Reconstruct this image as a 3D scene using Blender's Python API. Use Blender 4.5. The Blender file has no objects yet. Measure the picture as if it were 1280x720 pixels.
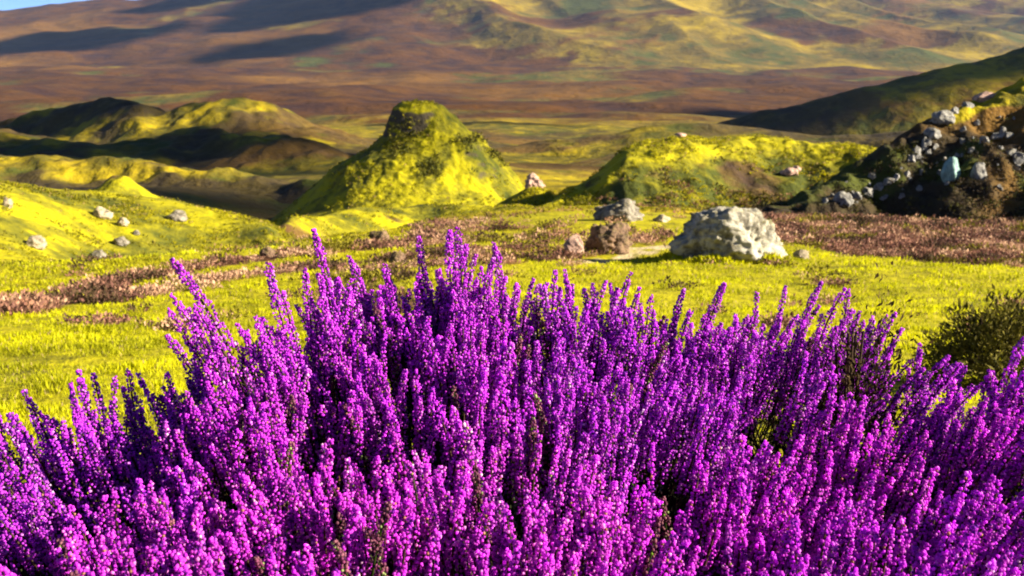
import bpy, math, random
import numpy as np
from mathutils import Matrix, Vector, Quaternion

random.seed(7)
RNG = np.random.default_rng(11)
SC = bpy.context.scene
COL = SC.collection

# ------------------------------------------------------------------ camera geometry (eye at the origin)
FPX = 1230.0
PITCH = math.atan(310 / FPX)
CP, SP = math.cos(PITCH), math.sin(PITCH)

def ray(px, py):
    a = (px - 640) / FPX
    b = (py - 360) / FPX
    return a, CP - b * SP, -SP - b * CP

def at(px, py, d):
    """point on the sight line through (px, py), d metres ahead"""
    x, y, z = ray(px, py)
    return x * d / y, d, z * d / y

def proj(x, y, z):
    dep = y * CP - z * SP
    dep = np.where(np.abs(dep) < 1e-4, 1e-4, dep)
    up = y * SP + z * CP
    return 640 + FPX * x / dep, 360 - FPX * up / dep

# ------------------------------------------------------------------ numpy noise
_P = np.random.default_rng(3).permutation(512).astype(np.int64)
_P = np.concatenate([_P, _P])
_ang = np.random.default_rng(4).uniform(0, 2 * np.pi, 512)
_GX, _GY = np.cos(_ang), np.sin(_ang)
_g3 = np.random.default_rng(5).normal(size=(512, 3))
_g3 /= np.linalg.norm(_g3, axis=1)[:, None]

def perlin2(x, y, seed=0):
    x = np.asarray(x, float) + seed * 17.31
    y = np.asarray(y, float) - seed * 9.73
    xi, yi = np.floor(x).astype(np.int64), np.floor(y).astype(np.int64)
    xf, yf = x - xi, y - yi
    u, v = xf ** 3 * (xf * (xf * 6 - 15) + 10), yf ** 3 * (yf * (yf * 6 - 15) + 10)
    def g(i, j):
        h = _P[(_P[(xi + i) & 511] + yi + j) & 511]
        return _GX[h] * (xf - i) + _GY[h] * (yf - j)
    a = g(0, 0) * (1 - u) + g(1, 0) * u
    b = g(0, 1) * (1 - u) + g(1, 1) * u
    return (a * (1 - v) + b * v) * 1.5

def perlin3(p, seed=0):
    p = np.asarray(p, float) + np.array([seed * 3.7, seed * 5.1, -seed * 2.3])
    pi = np.floor(p).astype(np.int64)
    f = p - pi
    w = f ** 3 * (f * (f * 6 - 15) + 10)
    out = 0
    for i in (0, 1):
        for j in (0, 1):
            for k in (0, 1):
                h = _P[(_P[(_P[(pi[:, 0] + i) & 511] + pi[:, 1] + j) & 511] + pi[:, 2] + k) & 511]
                d = f - np.array([i, j, k])
                wt = (w[:, 0] if i else 1 - w[:, 0]) * (w[:, 1] if j else 1 - w[:, 1]) * (w[:, 2] if k else 1 - w[:, 2])
                out = out + wt * (_g3[h] * d).sum(1)
    return out * 1.5

def fbm2(x, y, lam, octv=4, seed=0, gain=0.5):
    s, a = 0, 1.0
    for o in range(octv):
        s = s + a * perlin2(x / lam, y / lam, seed + o)
        lam /= 2.03
        a *= gain
    return s

def sstep(a, b, x):
    t = np.clip((x - a) / (b - a), 0, 1)
    return t * t * (3 - 2 * t)

def smax(a, b, k):
    h = np.clip(0.5 + 0.5 * (a - b) / k, 0, 1)
    return b * (1 - h) + a * h + k * h * (1 - h)

def smooth_table(xs, ys, lo, hi, n=3000, width=0.03):
    t = np.linspace(lo, hi, n)
    v = np.interp(t, xs, ys)
    w = max(3, int(n * width)) | 1
    k = np.hanning(w + 2)[1:-1]
    k /= k.sum()
    vp = np.pad(v, w // 2, mode='edge')
    return t, np.convolve(vp, k, mode='valid')

# ------------------------------------------------------------------ the lie of the land
_gy = [0.05, 0.6, 1.6, 2.4, 4, 7, 10, 14, 18, 22, 28, 36, 50, 70, 90, 130, 200, 350, 600, 1000, 1800, 2600, 9000]
_gz = [-.93, -.93, -.93, -1.02, -1.5, -2.2, -2.86, -3.64, -4.25, -4.8, -5.5, -6.5, -8.6, -11.4, -13.6, -17.4, -23.5, -33, -44, -47, -46, -42, -42]
_gt, _gv = smooth_table(np.log(_gy), _gz, math.log(0.05), math.log(9000), 4000, 0.035)

def ground(x, y):
    x = np.asarray(x, float); y = np.asarray(y, float)
    r = np.sqrt(x * x + y * y)
    ye = np.maximum(y, 0.05)
    z = np.interp(np.log(ye), _gt, _gv)
    z = z - 1.8 * np.exp(-((x + 15) / 9) ** 2 - ((y - 50) / 22) ** 2)
    z = z - 2.6 * np.exp(-((x + 17.5) / 6.5) ** 2 - ((y - 60) / 15) ** 2)
    z = z - 6.0 * np.exp(-((x + 23) / 12) ** 2 - ((y - 84) / 30) ** 2)
    z = z - 0.10 * np.clip(-x - 0.5, 0, 1.6) * sstep(0.6, 1.4, y) * (1 - sstep(3, 12, y))
    for i, (lam, k) in enumerate(((0.5, .03), (1.2, .03), (3, .028), (7, .028), (17, .028), (40, .04), (95, .05), (230, .03), (560, .012))):
        z = z + lam * k * perlin2(x / lam, y / lam, 20 + i) * sstep(0.8 * lam, 3.0 * lam, r) * np.where(lam < 20, 1 - 0.6 * sstep(300, 700, r), 1)
    return z

class Ridge:
    """a hill whose crest runs through the given points (px, row, distance)"""
    def __init__(self, crest, sf, sb, e, k, noise, sink=0.15, width=0.06, seed=0, skew=0.0):
        P = np.array([at(*c) for c in crest])
        self.u = P[:, 0] / P[:, 1]
        o = np.argsort(self.u)
        self.u, P = self.u[o], P[o]
        self.lo, self.hi = self.u[0], self.u[-1]
        self.t, self.d = smooth_table(self.u, P[:, 1], self.lo, self.hi, 1500, width)
        _, self.z = smooth_table(self.u, P[:, 2], self.lo, self.hi, 1500, width)
        self.sf, self.sb, self.e, self.k, self.noise, self.sink, self.seed = sf, sb, e, k, noise, sink, seed
    def raw(self, x, y):
        u = x / np.maximum(y, 1e-3)
        d = np.interp(u, self.t, self.d)
        zc = np.interp(u, self.t, self.z)
        # the hill fades out beyond the ends of its crest
        out = np.maximum(self.lo - u, 0) + np.maximum(u - self.hi, 0)
        dy = y - d
        s = np.where(dy < 0, self.sf, self.sb)
        z = zc - s * (np.sqrt(dy * dy + self.e ** 2) - self.e) - out * d * 0.6
        for i, (lam, a) in enumerate(self.noise):
            n = perlin2(x / lam, y / lam, self.seed + i * 3)
            if a < 0:
                n = 1 - 2 * np.abs(n); z = z - a * (n - 0.5)
            else:
                z = z + a * n
        return z
    def h(self, x, y):
        return smax(self.raw(x, y), ground(x, y), self.k) - self.sink

HILLS = {}
HILLS['left_slope'] = Ridge([(-330, 200, 40), (-150, 212, 43), (0, 222, 46), (50, 231, 48), (90, 240, 50), (130, 246, 52), (180, 252, 53), (230, 262, 54), (290, 276, 53), (335, 290, 50)],
    0.17, 0.3, 5, 1.5, ((14, .55), (6, .28), (2.4, .10), (1, .04)), seed=1)
HILLS['left_hummock'] = Ridge([(60, 262, 66), (95, 246, 66), (122, 233, 66), (142, 227, 66), (165, 234, 66), (195, 248, 66), (230, 266, 66)],
    0.30, 0.5, 1.6, 1.0, ((5, .6), (2, .35), (.9, .15)), width=0.05, seed=5)
HILLS['ridge_low'] = Ridge([(-250, 196, 125), (-60, 192, 128), (30, 188, 130), (90, 192, 132), (150, 200, 130), (200, 206, 126), (240, 214, 124), (290, 218, 122), (350, 226, 118), (400, 240, 112)],
    0.40, 0.4, 4, 2, ((22, 1.8), (9, 1.1), (4, .6), (1.6, .25)), seed=9)
HILLS['ridge_mid'] = Ridge([(-250, 160, 205), (-60, 160, 200), (40, 166, 190), (110, 172, 185), (180, 176, 185), (240, 168, 190), (300, 176, 180), (360, 186, 175), (430, 200, 165)],
    0.30, 0.3, 8, 4, ((36, 2.4), (15, 1.6), (6, .9), (2.5, .4)), seed=13)
HILLS['ridge_high'] = Ridge([(-250, 160, 300), (-60, 155, 290), (0, 152, 285), (50, 145, 280), (100, 130, 275), (145, 122, 270), (178, 124, 265), (210, 136, 262), (250, 132, 262), (300, 128, 262), (345, 136, 260), (385, 150, 258), (430, 168, 255)],
    0.33, 0.3, 9, 5, ((45, 1.8), (20, 1.7), (8, 1.2), (3, .5)), width=0.03, seed=17)
HILLS['hummock'] = Ridge([(670, 262, 66), (705, 240, 70), (745, 214, 72), (785, 184, 73), (805, 177, 74), (835, 172, 75), (890, 168, 77), (950, 171, 78), (1010, 178, 78), (1060, 185, 76), (1110, 190, 72), (1150, 202, 68), (1210, 235, 62)],
    0.44, 0.4, 3.0, 1.0, ((9, .45), (4, .34), (1.7, .2), (.8, .12)), width=0.03, seed=21)
HILLS['hillside'] = Ridge([(930, 268, 42), (985, 254, 44), (1040, 228, 46), (1100, 192, 48), (1150, 163, 49), (1200, 133, 50), (1240, 110, 51), (1285, 99, 52), (1400, 60, 53), (1700, -30, 52)],
    0.62, 0.5, 1.6, 1.0, ((7, .55), (3, .60), (1.3, .36), (.6, .18)), width=0.03, seed=25)
HILLS['spur'] = Ridge([(880, 160, 300), (960, 140, 300), (1010, 127, 300), (1060, 113, 300), (1110, 100, 300), (1160, 85, 300), (1200, 76, 300), (1250, 66, 300), (1300, 58, 300), (1500, 0, 300), (1800, -110, 300)],  # unseen right end raised to cast shade on the spur
    0.50, 0.4, 5, 4, ((40, 2.6), (17, 1.2), (7, .5), (2.8, .2)), width=0.03, seed=29)
HILLS['moor_rise'] = Ridge([(600, 190, 200), (680, 180, 200), (740, 168, 200), (820, 158, 200), (880, 156, 200), (940, 163, 200), (1000, 170, 195), (1080, 172, 190), (1160, 165, 180), (1250, 160, 175), (1400, 150, 170)],
    0.16, 0.3, 8, 3, ((40, 1.6), (17, .7), (7, .3), (3, .1)), width=0.05, seed=33)

class Knoll:
    c = at(522, 250, 92)
    M = 92 * 1.035 / FPX
    right = (np.array([0, 20, 32, 44, 65, 80, 97, 116, 131, 150, 185, 260]) * M,
             np.array([1, .985, .95, .87, .715, .665, .47, .27, .13, .0, -.10, -.45]))
    left = (np.array([0, 16, 26, 34, 40, 52, 95, 122, 140, 165, 215, 300]) * M,
            np.array([1, .985, .95, .80, .67, .57, .37, .15, .03, -.12, -.42, -1.1]))
    front = (np.array([0, 14, 24, 32, 46, 80, 120, 150, 190, 260, 340]) * M,
             np.array([1, .985, .90, .70, .60, .42, .25, .15, .07, -.02, -.3]))
    H = 120 * M
    def raw(self, x, y):
        dx, dy = x - self.c[0], y - self.c[1]
        r = np.sqrt(dx * dx + dy * dy) + 1e-6
        wob = 1 + 0.05 * perlin2(dx / 6, dy / 6, 40) + 0.03 * perlin2(dx / 2.2, dy / 2.2, 41)
        rr = r * wob
        cx, cy = dx / r, dy / r
        wr = np.maximum(cx, 0) ** 2; wl = np.maximum(-cx, 0) ** 2; wf = cy ** 2
        h = (wr * np.interp(rr, *self.right) + wl * np.interp(rr, *self.left) + wf * np.interp(rr, *self.front)) / (wr + wl + wf)
        z = self.c[2] + self.H * h
        m = sstep(0.02, 0.3, h)
        # terracettes and broken ledges on the upper slopes
        ph = (z - self.c[2]) / 0.8 + 1.2 * perlin2(dx / 3.5, dy / 3.5, 43)
        z = z + m * 0.13 * (np.abs((ph % 1) - 0.5) * 2 - .5) * sstep(0.3, -0.3, perlin2(dx / 5, dy / 5, 47) - .15)
        z = z + m * (0.16 * perlin2(dx / 2.6, dy / 2.6, 44) + 0.14 * perlin2(dx / 1.1, dy / 1.1, 45) + 0.08 * perlin2(dx / .5, dy / .5, 46))
        return z
    def h(self, x, y):
        return smax(self.raw(x, y), ground(x, y), 0.9) - 0.12
KN = Knoll()

class Cone:
    """low grassy cone beside the knoll that carries a pale rock"""
    c = at(668, 252, 80)
    def raw(self, x, y):
        dx, dy = x - self.c[0], y - self.c[1]
        r = np.sqrt(dx * dx + dy * dy)
        return self.c[2] + 1.35 - 0.62 * (np.sqrt(r * r + .3) - .55) + .12 * perlin2(dx / 1.2, dy / 1.2, 51)
    def h(self, x, y):
        return smax(self.raw(x, y), ground(x, y), 0.5) - 0.1
CN = Cone()

class Apron:
    """grassy toe that runs from the knoll down to the left"""
    def raw(self, x, y):
        return RD.raw(x, y)
RD = Ridge([(200, 345, 42), (255, 322, 46), (310, 302, 50), (350, 284, 54), (385, 272, 60), (440, 262, 66), (520, 256, 72), (600, 256, 72), (680, 262, 66)], 0.22, 0.45, 2.5, 0.8, ((6, .35), (2.5, .15), (1.1, .06)), sink=0.08, seed=55)
HILLS['toe'] = RD

def surface(x, y):
    x = np.asarray(x, float); y = np.asarray(y, float)
    z = ground(x, y)
    for h in list(HILLS.values()) + [KN, CN]:
        z = np.maximum(z, h.h(x, y))
    return z

def hit(px, row, lo=1.5, hi=700):
    """where the sight line through a photo point meets the land"""
    d = np.exp(np.linspace(math.log(lo), math.log(hi), 3000))
    x, y, z = ray(px, row)
    X, Y, Z = x / y * d, d, z / y * d
    s = surface(X, Y)
    i = np.argmax(Z < s)
    if not (Z < s).any():
        i = len(d) - 1
    return float(X[i]), float(Y[i]), float(s[i])

# ------------------------------------------------------------------ mesh helpers
def mesh_from(name, V, F, cols=None, smooth=True, attrs=None):
    """V (n,3), F (m,3) or (m,4)"""
    V = np.asarray(V, np.float32); F = np.asarray(F, np.int32)
    me = bpy.data.meshes.new(name)
    n, m, k = len(V), len(F), F.shape[1]
    me.vertices.add(n); me.vertices.foreach_set('co', V.ravel())
    me.loops.add(m * k); me.loops.foreach_set('vertex_index', F.ravel())
    me.polygons.add(m)
    me.polygons.foreach_set('loop_start', np.arange(0, m * k, k, dtype=np.int32))
    me.polygons.foreach_set('loop_total', np.full(m, k, np.int32))
    if smooth:
        me.polygons.foreach_set('use_smooth', np.ones(m, bool))
    if cols is not None:
        a = me.attributes.new('tint', 'FLOAT_COLOR', 'POINT')
        c = np.ones((n, 4), np.float32); c[:, :3] = cols
        a.data.foreach_set('color', c.ravel())
    me.update(calc_edges=True)
    return me

def link(name, me, mat=None, parent=None, loc=None, **props):
    o = bpy.data.objects.new(name, me)
    COL.objects.link(o)
    if mat is not None and me is not None and not me.materials:
        me.materials.append(mat)
    if parent is not None:
        o.parent = parent
    if loc is not None:
        o.location = loc
    for k, v in props.items():
        o[k] = v
    return o

def grid_faces(nu, nv):
    i = np.arange(nu - 1)[None, :]; j = np.arange(nv - 1)[:, None]
    a = (j * nu + i).ravel()
    return np.stack([a, a + 1, a + nu + 1, a + nu], 1)

# ------------------------------------------------------------------ materials
def new_mat(name):
    m = bpy.data.materials.new(name); m.use_nodes = True
    nt = m.node_tree; nt.nodes.clear()
    out = nt.nodes.new('ShaderNodeOutputMaterial')
    return m, nt, out

class NT:
    def __init__(self, nt): self.nt = nt
    def n(self, typ, **kw):
        nd = self.nt.nodes.new(typ)
        for k, v in kw.items(): setattr(nd, k, v)
        return nd
    def l(self, a, b): self.nt.links.new(a, b)
    def val(self, sock, v):
        if hasattr(v, 'is_output'): self.l(v, sock)
        else: sock.default_value = v
    def math(self, op, a, b=0.0, clamp=False):
        nd = self.n('ShaderNodeMath', operation=op, use_clamp=clamp)
        self.val(nd.inputs[0], a); self.val(nd.inputs[1], b)
        return nd.outputs[0]
    def mix(self, f, a, b, blend='MIX'):
        nd = self.n('ShaderNodeMix', data_type='RGBA', blend_type=blend)
        self.val(nd.inputs[0], f)
        self.val(nd.inputs[6], a if hasattr(a, 'is_output') else (*a, 1))
        self.val(nd.inputs[7], b if hasattr(b, 'is_output') else (*b, 1))
        return nd.outputs[2]
    def noise(self, vec, scale, detail=5, rough=0.55, dist=0.0):
        nd = self.n('ShaderNodeTexNoise')
        self.l(vec, nd.inputs['Vector'])
        nd.inputs['Scale'].default_value = scale
        nd.inputs['Detail'].default_value = detail
        nd.inputs['Roughness'].default_value = rough
        nd.inputs['Distortion'].default_value = dist
        return nd.outputs[0]
    def ramp(self, f, lo, hi):
        nd = self.n('ShaderNodeMapRange', interpolation_type='SMOOTHSTEP')
        self.val(nd.inputs[0], f)
        nd.inputs[1].default_value = lo; nd.inputs[2].default_value = hi
        return nd.outputs[0]

GRASS_LUSH = (0.31, 0.285, 0.005)
GRASS_DULL = (0.135, 0.130, 0.009)
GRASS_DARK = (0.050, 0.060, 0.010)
HEATH_BROWN = (0.115, 0.052, 0.020)
HEATH_PURPLE = (0.060, 0.026, 0.032)
HEATH_TAN = (0.24, 0.125, 0.040)
SOIL = (0.026, 0.017, 0.011)
BARE = (0.50, 0.42, 0.24)

def land_material(name, patch, fine, bump_d, bump_s=0.6, lush_c=None, dull_c=None, heath_c=None, tan_c=None, purple_c=None):
    """tint R: heath, G: lushness of the grass, B: bare ground"""
    GL, GD = lush_c or GRASS_LUSH, dull_c or GRASS_DULL
    HB = heath_c or HEATH_BROWN
    m, nt, out = new_mat(name); g = NT(nt)
    geo = g.n('ShaderNodeNewGeometry')
    pos = geo.outputs['Position']
    at_ = g.n('ShaderNodeAttribute', attribute_name='tint')
    sep = g.n('ShaderNodeSeparateColor'); g.l(at_.outputs['Color'], sep.inputs[0])
    n1 = g.noise(pos, patch, 7, 0.6, 0.6)
    n2 = g.noise(pos, patch * 5.3, 6, 0.6)
    n3 = g.noise(pos, fine, 4, 0.65)
    n4 = g.noise(pos, patch * 0.37, 4, 0.5, 0.4)
    lush = g.math('ADD', sep.outputs[1], g.math('MULTIPLY', g.math('SUBTRACT', n1, 0.5), 1.5))
    lush = g.math('ADD', lush, g.math('MULTIPLY', g.math('SUBTRACT', n2, 0.5), 1.3))
    lush = g.math('ADD', lush, g.math('MULTIPLY', g.math('SUBTRACT', n3, 0.5), 1.5), clamp=True)
    grass = g.mix(g.ramp(lush, 0.0, 0.5), GRASS_DARK, GD)
    grass = g.mix(g.ramp(lush, 0.4, 1.0), grass, GL)
    hb = g.mix(g.ramp(n2, 0.36, 0.60), purple_c or HEATH_PURPLE, HB)
    hb = g.mix(g.math('MULTIPLY', g.ramp(n3, 0.52, 0.72), 0.75), hb, tan_c or HEATH_TAN)
    hb = g.mix(g.math('MULTIPLY', g.ramp(n4, 0.50, 0.64), 0.6), hb, (0.20, 0.105, 0.016))
    hm = g.math('ADD', sep.outputs[0], g.math('MULTIPLY', g.math('SUBTRACT', n1, 0.5), 1.6))
    hm = g.math('ADD', hm, g.math('MULTIPLY', g.math('SUBTRACT', n2, 0.5), 0.8))
    c = g.mix(g.ramp(hm, 0.35, 0.62), grass, hb)
    bm = g.math('ADD', sep.outputs[2], g.math('MULTIPLY', g.math('SUBTRACT', n2, 0.5), 0.7))
    c = g.mix(g.ramp(bm, 0.45, 0.7), c, g.mix(n3, (0.36, 0.29, 0.16), BARE))
    # alpha channel unused; steep earth and rock faces
    nz = g.n('ShaderNodeSeparateXYZ'); g.l(geo.outputs['Normal'], nz.inputs[0])
    st = g.math('ADD', nz.outputs[2], g.math('MULTIPLY', g.math('SUBTRACT', n2, 0.5), 0.22))
    steep = g.math('SUBTRACT', 1.0, g.ramp(st, 0.42, 0.58))
    c = g.mix(steep, c, g.mix(n3, (0.035, 0.028, 0.018), (0.10, 0.085, 0.055)))
    b = g.n('ShaderNodeBsdfPrincipled')
    g.l(c, b.inputs['Base Color'])
    b.inputs['Roughness'].default_value = 0.95
    b.inputs['Specular IOR Level'].default_value = 0.1
    bp = g.n('ShaderNodeBump'); bp.inputs['Strength'].default_value = bump_s; bp.inputs['Distance'].default_value = bump_d
    g.l(g.math('ADD', n3, g.math('MULTIPLY', n2, 1.4)), bp.inputs['Height'])
    g.l(bp.outputs[0], b.inputs['Normal'])
    g.l(b.outputs[0], out.inputs[0])
    return m

def tint_material(name, rough=0.8, transl=0.0, spec=0.2, gain=(1, 1, 1), vary=0.0, scale=40.0):
    m, nt, out = new_mat(name); g = NT(nt)
    a = g.n('ShaderNodeAttribute', attribute_name='tint')
    oi = g.n('ShaderNodeObjectInfo')
    c = g.mix(1.0, a.outputs['Color'], oi.outputs['Color'], 'MULTIPLY')
    if vary:
        geo = g.n('ShaderNodeNewGeometry')
        n = g.noise(geo.outputs['Position'], scale, 3)
        k = g.math('ADD', 1 - vary, g.math('MULTIPLY', n, 2 * vary))
        vm = g.n('ShaderNodeVectorMath', operation='SCALE'); g.l(c, vm.inputs[0]); g.l(k, vm.inputs['Scale'])
        c = vm.outputs[0]
    b = g.n('ShaderNodeBsdfPrincipled')
    g.l(c, b.inputs['Base Color'])
    b.inputs['Roughness'].default_value = rough
    b.inputs['Specular IOR Level'].default_value = spec
    sh = b.outputs[0]
    if transl:
        t = g.n('ShaderNodeBsdfTranslucent'); g.l(c, t.inputs['Color'])
        mx = g.n('ShaderNodeMixShader'); mx.inputs[0].default_value = transl
        g.l(sh, mx.inputs[1]); g.l(t.outputs[0], mx.inputs[2]); sh = mx.outputs[0]
    g.l(sh, out.inputs[0])
    return m

def rock_material(name, pale, dark, moss=0.35, scale=3.0, bump=0.05):
    m, nt, out = new_mat(name); g = NT(nt)
    tc = g.n('ShaderNodeTexCoord'); pos = tc.outputs['Object']
    geo = g.n('ShaderNodeNewGeometry')
    n1 = g.noise(pos, scale, 8, 0.65, 0.5)
    n2 = g.noise(pos, scale * 4.5, 6, 0.7)
    vo = g.n('ShaderNodeTexVoronoi', feature='DISTANCE_TO_EDGE'); g.l(pos, vo.inputs['Vector']); vo.inputs['Scale'].default_value = scale * 1.3
    n5 = g.noise(pos, scale * 2.0, 5, 0.6, 1.0)
    c = g.mix(g.ramp(n1, 0.36, 0.58), dark, pale)
    c = g.mix(g.math('MULTIPLY', g.ramp(n2, 0.55, 0.66), 0.6), c, tuple(min(1, v * 1.5) for v in pale))
    c = g.mix(g.math('MULTIPLY', g.ramp(n5, 0.58, 0.66), 0.55), c, tuple(v * 0.35 for v in dark))
    nz = g.n('ShaderNodeSeparateXYZ'); g.l(geo.outputs['Normal'], nz.inputs[0])
    mm = g.math('MULTIPLY', g.ramp(n5, 0.40, 0.60), g.ramp(nz.outputs[2], 0.1, 0.9))
    c = g.mix(g.math('MULTIPLY', mm, moss), c, (0.17, 0.15, 0.02))
    b = g.n('ShaderNodeBsdfPrincipled'); g.l(c, b.inputs['Base Color'])
    b.inputs['Roughness'].default_value = 0.9; b.inputs['Specular IOR Level'].default_value = 0.2
    bp = g.n('ShaderNodeBump'); bp.inputs['Strength'].default_value = 0.8; bp.inputs['Distance'].default_value = bump
    g.l(g.math('ADD', n2, g.math('MULTIPLY', n1, 1.5)), bp.inputs['Height'])
    g.l(bp.outputs[0], b.inputs['Normal'])
    g.l(b.outputs[0], out.inputs[0])
    return m

M_NEAR = land_material('turf', 0.30, 3.5, 0.10, 0.7)
M_MID = land_material('hill_turf', 0.10, 1.1, 0.25, 0.9, None, None, (.085, .058, .018), (.16, .115, .03), (.050, .032, .022))
M_SHADE_TURF = land_material('shade_darkened_turf', 0.16, 1.4, 0.30, 1.0, (.30, .25, .007), (.07, .066, .010), (.040, .030, .014), (.060, .052, .020), (.024, .018, .012))  # darkened hillside turf: the slope's shade is put into its colours
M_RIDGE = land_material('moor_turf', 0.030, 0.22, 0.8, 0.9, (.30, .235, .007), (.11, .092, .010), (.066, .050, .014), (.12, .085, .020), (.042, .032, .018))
M_FAR = land_material('mountain_moor', 0.0042, 0.02, 6.0, 0.7, (.25, .185, .009), (.11, .080, .012), (.072, .031, .005), (.082, .041, .007), (.032, .015, .011))

# ------------------------------------------------------------------ land cover (R heath, G lush, B bare)
def seg_dist(px, py, pts, ky=1.0):
    d = np.full(np.shape(px), 1e9)
    for (x0, y0), (x1, y1) in zip(pts[:-1], pts[1:]):
        ax, ay = x1 - x0, (y1 - y0) * ky
        t = np.clip(((px - x0) * ax + (py - y0) * ky * ay) / (ax * ax + ay * ay), 0, 1)
        d = np.minimum(d, np.hypot(px - x0 - t * ax, (py - y0) * ky - t * ay))
    return d

def in_poly(px, py, poly):
    c = np.zeros(np.shape(px), bool)
    n = len(poly)
    for i in range(n):
        x0, y0 = poly[i]; x1, y1 = poly[(i + 1) % n]
        if y0 == y1: continue
        c ^= ((y0 > py) != (y1 > py)) & (px < (x1 - x0) * (py - y0) / (y1 - y0) + x0)
    return c

# the heather bands in plan: traced on the photograph and laid down on the ground
def plan(pts):
    out = []
    for p in pts:
        d = np.exp(np.linspace(math.log(3), math.log(90), 1500))
        x, y, z = ray(*p)
        s = ground(x / y * d, d)
        i = int(np.argmax(z / y * d < s))
        out.append((float(x / y * d[i]), float(d[i])))
    return out
BAND1 = plan([(-160, 410), (-60, 400), (0, 390), (80, 378), (150, 353), (235, 336), (330, 322), (420, 312), (500, 306)])
BAND2 = plan([(130, 380), (230, 360), (330, 342), (420, 330), (500, 324)])
FIELD_MID = plan([(390, 308), (440, 288), (520, 280), (640, 284), (760, 281), (840, 292), (830, 312), (760, 318), (700, 326), (600, 334), (480, 336), (400, 330)])
FIELD_RIGHT = plan([(880, 282), (980, 270), (1300, 264), (1500, 262), (1500, 345), (1300, 334), (1180, 330), (1050, 318), (980, 303)])
FIELD_FRONT = plan([(700, 300), (900, 286), (900, 300), (730, 318)])
PATCH = plan([(735, 327), (790, 316), (850, 308)])

def heath(x, y):
    h = np.exp(-(seg_dist(x, y, BAND1) / (0.22 + 0.013 * y)) ** 2)
    h = np.maximum(h, 0.9 * np.exp(-(seg_dist(x, y, BAND2) / (0.16 + 0.012 * y)) ** 2))
    h = np.maximum(h, 0.45 * in_poly(x, y, FIELD_MID))
    h = np.maximum(h, 0.95 * in_poly(x, y, FIELD_RIGHT))
    return h

def bare(x, y):
    return np.exp(-(seg_dist(x, y, PATCH) / (0.55 + .45 * fbm2(x, y, .9, 3, 67))) ** 2) * (0.75 + .4 * fbm2(x, y, .5, 2, 68))

def cover_ground(x, y):
    r = np.hypot(x, y)
    R = heath(x, y)
    R = np.maximum(R, sstep(2.5, 2.0, r))
    mid = sstep(60, 130, r)
    hum = fbm2(x, y, 60, 4, 61)
    R = np.maximum(R, mid * np.clip(0.66 + 0.6 * hum, 0, 1) * (1 - sstep(300, 500, r)))
    hollow_shade = sstep(-8, -16, x) * sstep(58, 70, y) * (1 - sstep(120, 200, y))  # shade behind the left slope put in as dark heath and dull grass
    R = np.maximum(R, np.clip(.42 + .9 * hum, 0, 1) * sstep(-8, -16, x) * sstep(58, 70, y) * (1 - sstep(120, 200, y)))
    far = sstep(330, 620, r)
    R = np.maximum(R, far * np.clip(0.80 + 0.55 * fbm2(x, y, 260, 4, 65), 0.15, 1))
    G = 0.92 - 0.35 * sstep(60, 300, r) - 0.15 * sstep(300, 900, r) + 0.25 * fbm2(x, y, 9, 3, 63)
    G = G - .5 * hollow_shade
    near = sstep(30, 20, r)
    G = np.maximum(G, near * (0.8 + 0.25 * fbm2(x, y, 2.5, 3, 64)))
    B = bare(x, y)
    return np.stack([R, np.clip(G, 0, 1.2), B], -1)

# ------------------------------------------------------------------ ground sheet
aa = np.concatenate([np.linspace(-180, -48, 34)[:-1], np.linspace(-48, -31, 30)[:-1], np.linspace(-31, 31, 560)[:-1], np.linspace(31, 48, 30)[:-1], np.linspace(48, 180, 35)])
rr = np.exp(np.linspace(math.log(0.12), math.log(9000), 860))
A, R_ = np.meshgrid(np.radians(aa), rr)
X, Y = (R_ * np.sin(A)).ravel(), (R_ * np.cos(A)).ravel()
Z = ground(X, Y)
me = mesh_from('ground', np.stack([X, Y, Z], 1), grid_faces(len(aa), len(rr)), cover_ground(X, Y))
go = link('ground', me, M_NEAR, kind='structure')
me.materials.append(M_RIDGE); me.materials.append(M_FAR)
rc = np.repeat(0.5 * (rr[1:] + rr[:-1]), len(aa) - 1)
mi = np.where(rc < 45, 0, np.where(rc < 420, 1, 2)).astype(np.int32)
me.polygons.foreach_set('material_index', mi)

def hill_sheet(name, h, u0, u1, y0, y1, nu, nv, mat, cov):
    u = np.linspace(u0, u1, nu); y = np.exp(np.linspace(math.log(y0), math.log(y1), nv))
    U, Yg = np.meshgrid(u, y)
    x, yy = (U * Yg).ravel(), Yg.ravel()
    z = h(x, yy)
    me = mesh_from(name, np.stack([x, yy, z], 1), grid_faces(nu, nv), cov(x, yy, z))
    return link(name, me, mat, kind='structure')

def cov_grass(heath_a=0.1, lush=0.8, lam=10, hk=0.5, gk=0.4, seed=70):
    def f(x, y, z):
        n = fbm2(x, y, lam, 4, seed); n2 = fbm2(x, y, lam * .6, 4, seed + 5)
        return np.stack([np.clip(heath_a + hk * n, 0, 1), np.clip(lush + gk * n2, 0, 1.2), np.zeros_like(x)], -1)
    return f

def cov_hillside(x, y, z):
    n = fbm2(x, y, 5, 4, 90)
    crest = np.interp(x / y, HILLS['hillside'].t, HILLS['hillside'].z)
    top = sstep(1.5, 0.2, crest - z) * sstep(0.41, 0.47, x / y)  # bright grass for the sunlit top; dark cover below stands for shade
    return np.stack([np.clip(0.72 + .5 * n - 1.1 * top, 0, 1), np.clip(0.22 + .5 * n + 0.9 * top, 0, 1.1), 0 * x], -1)

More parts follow.
